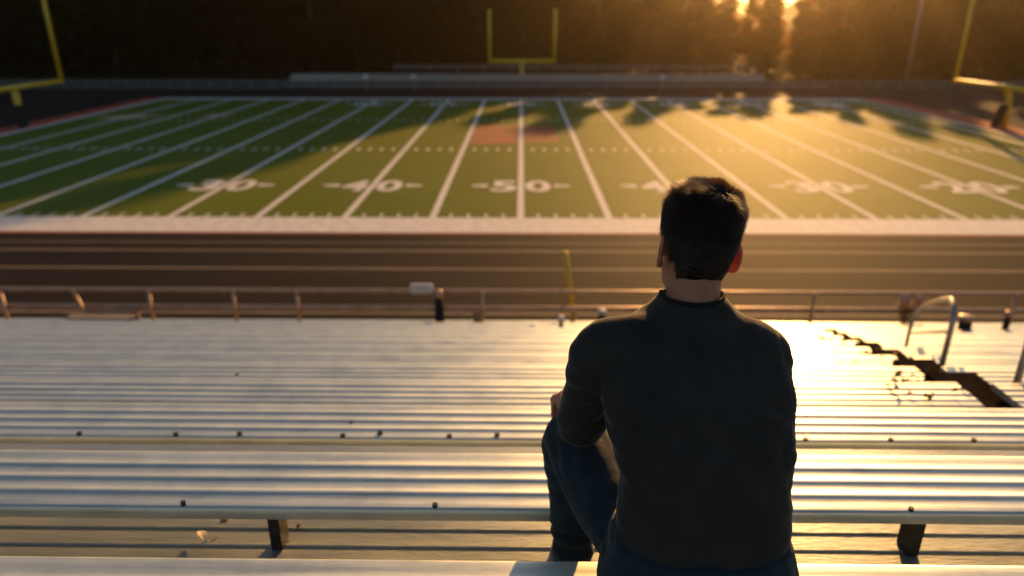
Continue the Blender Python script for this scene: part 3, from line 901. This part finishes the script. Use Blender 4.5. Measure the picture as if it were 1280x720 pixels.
shirt = sb.build('t_shirt', M['shirt'], man); remesh(shirt, .0055, 7, .55)
# wrinkles
def fold(p, c, d, n, amp, reach):
    """ridges that fan out from point c"""
    v = p - c; r = v.length
    if r > reach or r < 1e-4: return 0
    a = math.atan2(v.dot(n), v.dot(d))
    return amp * math.sin(a * 11 + 2.2 * noise.noise(p * 9)) * (1 - r / reach) * min(1, r / .10) ** 2
me = shirt.data
nor = [v.normal.copy() for v in me.vertices]
armL, armR = V(.21, 1.27, .47), V(.545, 1.27, .47)
for v, nn in zip(me.vertices, nor):
    p = v.co
    q = p - Vector((.375, 1.2, SZ))
    d = .0045 * noise.noise(Vector((q.x * 7, q.y * 7, q.z * 5)))
    d += fold(p, armL, Vector((1, 0, 0)), Vector((0, 0, 1)), .0030, .24) + fold(p, armR, Vector((-1, 0, 0)), Vector((0, 0, 1)), .0030, .24)
    # slack folds low on the back, sagging between the flanks
    low = max(0, min(1, (.26 - q.z) / .16))
    d += low * .006 * math.sin((q.z + .22 * (q.x) ** 2 - .12 * abs(q.x)) * 95 + 5 * noise.noise(Vector((q.x * 5, 2, q.z * 6))))
    # diagonal pulls across the blades
    mid = max(0, 1 - abs(q.z - .42) / .2)
    d += mid * .003 * math.sin((q.z * 1.0 + abs(q.x) * 1.3) * 62 + 6 * noise.noise(q * 5))
    # sleeve creases
    if abs(q.x) > .16 and q.z > .25:
        d += .0028 * math.sin(q.z * 75 + 7 * noise.noise(q * 9)) * max(0, noise.noise(q * 7 + Vector((3, 1, 2))) + .3)
    # spine hollow and blade bulge
    if nn.y < 0:
        d -= .010 * math.exp(-(q.x / .03) ** 2) * max(0, min(1, (.52 - q.z) / .2)) * max(0, min(1, q.z / .15))
        d += .008 * math.exp(-((abs(q.x) - .095) / .05) ** 2) * math.exp(-((q.z - .47) / .07) ** 2)
    v.co = p + nn * d * .85
fin(shirt)
o = MB(); ring = []
for i in range(33):
    a = 2 * math.pi * i / 32
    ring.append((.357 + .0645 * math.cos(a), 1.351 + .061 * math.sin(a), SZ + .671 - .030 * max(0, math.sin(a)) ** 2))
c = o.tube(ring, .0035, 10, False).build('collar', M['rib'], shirt, smooth=True)

# jeans
jb = MB()
jb.loft([(.385, 1.20, SZ + .006, .180, .130), (.385, 1.20, SZ + .03, .208, .155), (.385, 1.195, SZ + .08, .214, .160), (.385, 1.195, SZ + .13, .200, .148), (.385, 1.20, SZ + .19, .185, .130)], 36, 2.5)
jb.limb([Lh, Lh.lerp(Lk, .5) + Vector((-.01, 0, -.016)), Lk, Lk.lerp(La, .3), Lk.lerp(La, .7), La], [.096, .088, .080, .069, .056, .050], 24)
jb.limb([Rh, Rh.lerp(Rk, .5) + Vector((0, 0, .008)), Rk, Rk.lerp(Ra, .3), Rk.lerp(Ra, .7), Ra], [.098, .094, .080, .069, .056, .050], 24)
jeans = jb.build('jeans', M['denim'], man); remesh(jeans, .0058, 6, .5)
me = jeans.data; nor = [v.normal.copy() for v in me.vertices]
for v, nn in zip(me.vertices, nor):
    q = v.co - Vector((0, 0, SZ))
    d = .004 * noise.noise(q * 10)
    for kn, hp in ((Lk, Lh), (Rk, Rh)):
        r = (v.co - kn).length
        if r < .22: d += .0042 * math.sin((q.z * 1.2 - q.y * .6) * 110 + 4 * noise.noise(q * 9)) * (1 - r / .22)
        r = (v.co - hp).length
        if r < .2: d += .005 * math.sin(((v.co - hp).dot((kn - hp).normalized())) * 90 + 4 * noise.noise(q * 8)) * (1 - r / .2)
    if q.z < -.05: d += .0035 * math.sin(q.z * 120 + 3 * noise.noise(q * 11))
    v.co = v.co + nn * d
    if v.co.z < SZ + .001 and v.co.y < 1.325: v.co.z = SZ + .001
fin(jeans)
def pk(x0, x1, z0, z1):
    mb = MB(); n = 8
    def P(u, w, off):
        x = x0 + (x1 - x0) * u; z = z0 + (z1 - z0) * w
        t = abs((x - .385) / .214); yb = 1.195 - .160 * (1 - t ** 2.5) ** (1 / 2.5) - off
        return (x, yb, SZ + z)
    vs = [[mb.bm.verts.new(P(i / n, j / n, .004)) for i in range(n + 1)] for j in range(n + 1)]
    for j in range(n):
        for i in range(n): mb.bm.faces.new((vs[j][i], vs[j][i + 1], vs[j + 1][i + 1], vs[j + 1][i]))
    mb.build('pocket', M['denim'], jeans, smooth=True)
pk(.27, .35, .025, .105); pk(.42, .50, .025, .105)

# shoes
for a, dirx in ((La, -.12), (Ra, .08)):
    d = Vector((dirx, 1, 0)).normalized(); l = d.cross(Vector((0, 0, 1)))
    zb = CAMZ - 1.5202 + .006
    sh = MB()
    base = Vector((a.x, a.y, zb))
    sh.limb([base + d * -.035 + Vector((0, 0, .045)), base + d * .05 + Vector((0, 0, .045)), base + d * .13 + Vector((0, 0, .038)), base + d * .19 + Vector((0, 0, .030))], [.040, .042, .038, .028], 18)
    sh.limb([base + Vector((0, 0, .045)), base + Vector((0, 0, .095))], [.042, .038], 18)
    s = sh.build('shoe', M['shoe'], man); remesh(s, .005, 4)
    for v in s.data.vertices: v.co.z = max(v.co.z, zb + .012)
    fin(s)
    so = MB(); n = 24; lo, hi = [], []
    for k in range(n):
        t = 2 * math.pi * k / n
        q = base + d * (.075 + .150 * math.cos(t)) + l * (.046 * math.sin(t) * (1 + .12 * math.cos(t)))
        lo.append(so.bm.verts.new(q)); hi.append(so.bm.verts.new(q + Vector((0, 0, .020))))
    for k in range(n): so.bm.faces.new((lo[k], lo[(k + 1) % n], hi[(k + 1) % n], hi[k]))
    so.bm.faces.new(lo[::-1]); so.bm.faces.new(hi)
    so.build('sole', M['white'], s)

# ------------------------------------------------------------------ air
hz = MB().box(-420, 420, -40, 560, -1, 32).build('haze', None) if False else None
hm_ = bpy.data.materials.new('haze_air'); hm_.use_nodes = True
nt = hm_.node_tree; nt.nodes.clear()
out = N(nt, 'ShaderNodeOutputMaterial'); pv = N(nt, 'ShaderNodeVolumePrincipled')
pv.inputs['Color'].default_value = (1.0, .80, .50, 1); pv.inputs['Density'].default_value = 0.0005
pv.inputs['Anisotropy'].default_value = 0.955
nt.links.new(pv.outputs[0], out.inputs['Volume'])
hz = MB().box(-950, 950, -350, 1850, -1, 40).build('haze', hm_); hz['kind'] = 'stuff'

# ------------------------------------------------------------------ light
EL, AZ = 13.5, 19.0
w = bpy.data.worlds.new('World'); sc.world = w; w.use_nodes = True
nt = w.node_tree
sky = N(nt, 'ShaderNodeTexSky'); sky.sky_type = 'NISHITA'; sky.sun_disc = False
sky.sun_elevation = R(EL); sky.sun_rotation = R(AZ); sky.dust_density = 1.2; sky.air_density = 1.0; sky.ozone_density = 0.8; sky.altitude = 100
bg = nt.nodes['Background']; bg.inputs['Strength'].default_value = 0.062
nt.links.new(sky.outputs[0], bg.inputs[0])
sl = bpy.data.lights.new('sun', 'SUN'); sl.energy = 5.0; sl.angle = R(.8); sl.color = (1, .50, .15)
so = bpy.data.objects.new('sun', sl); COL.objects.link(so)
dv = Vector((math.sin(R(AZ)) * math.cos(R(EL)), math.cos(R(AZ)) * math.cos(R(EL)), math.sin(R(EL))))
so.rotation_euler = (-dv).to_track_quat('-Z', 'Y').to_euler()

# ------------------------------------------------------------------ camera
cam = bpy.data.cameras.new('camera'); co = bpy.data.objects.new('camera', cam); COL.objects.link(co)
cam.sensor_width = 36; cam.lens = 870 / 1280 * 36; cam.clip_end = 5000; cam.clip_start = .05
co.location = (0, 0, CAMZ); co.rotation_euler = (R(90 - 21.23), 0, R(.74))
cam.dof.use_dof = True; cam.dof.focus_distance = 1.42; cam.dof.aperture_fstop = 2.0; cam.dof.aperture_blades = 7
sc.camera = co
sc.view_settings.view_transform = 'Standard'; sc.view_settings.look = 'None'; sc.view_settings.gamma = 1
sc.view_settings.use_curve_mapping = False
sc.view_settings.exposure = 0.6
sc.render.engine = 'CYCLES'
sc.cycles.use_denoising = True
sc.cycles.max_bounces = 8; sc.cycles.volume_bounces = 0; sc.cycles.caustics_reflective = False; sc.cycles.caustics_refractive = False
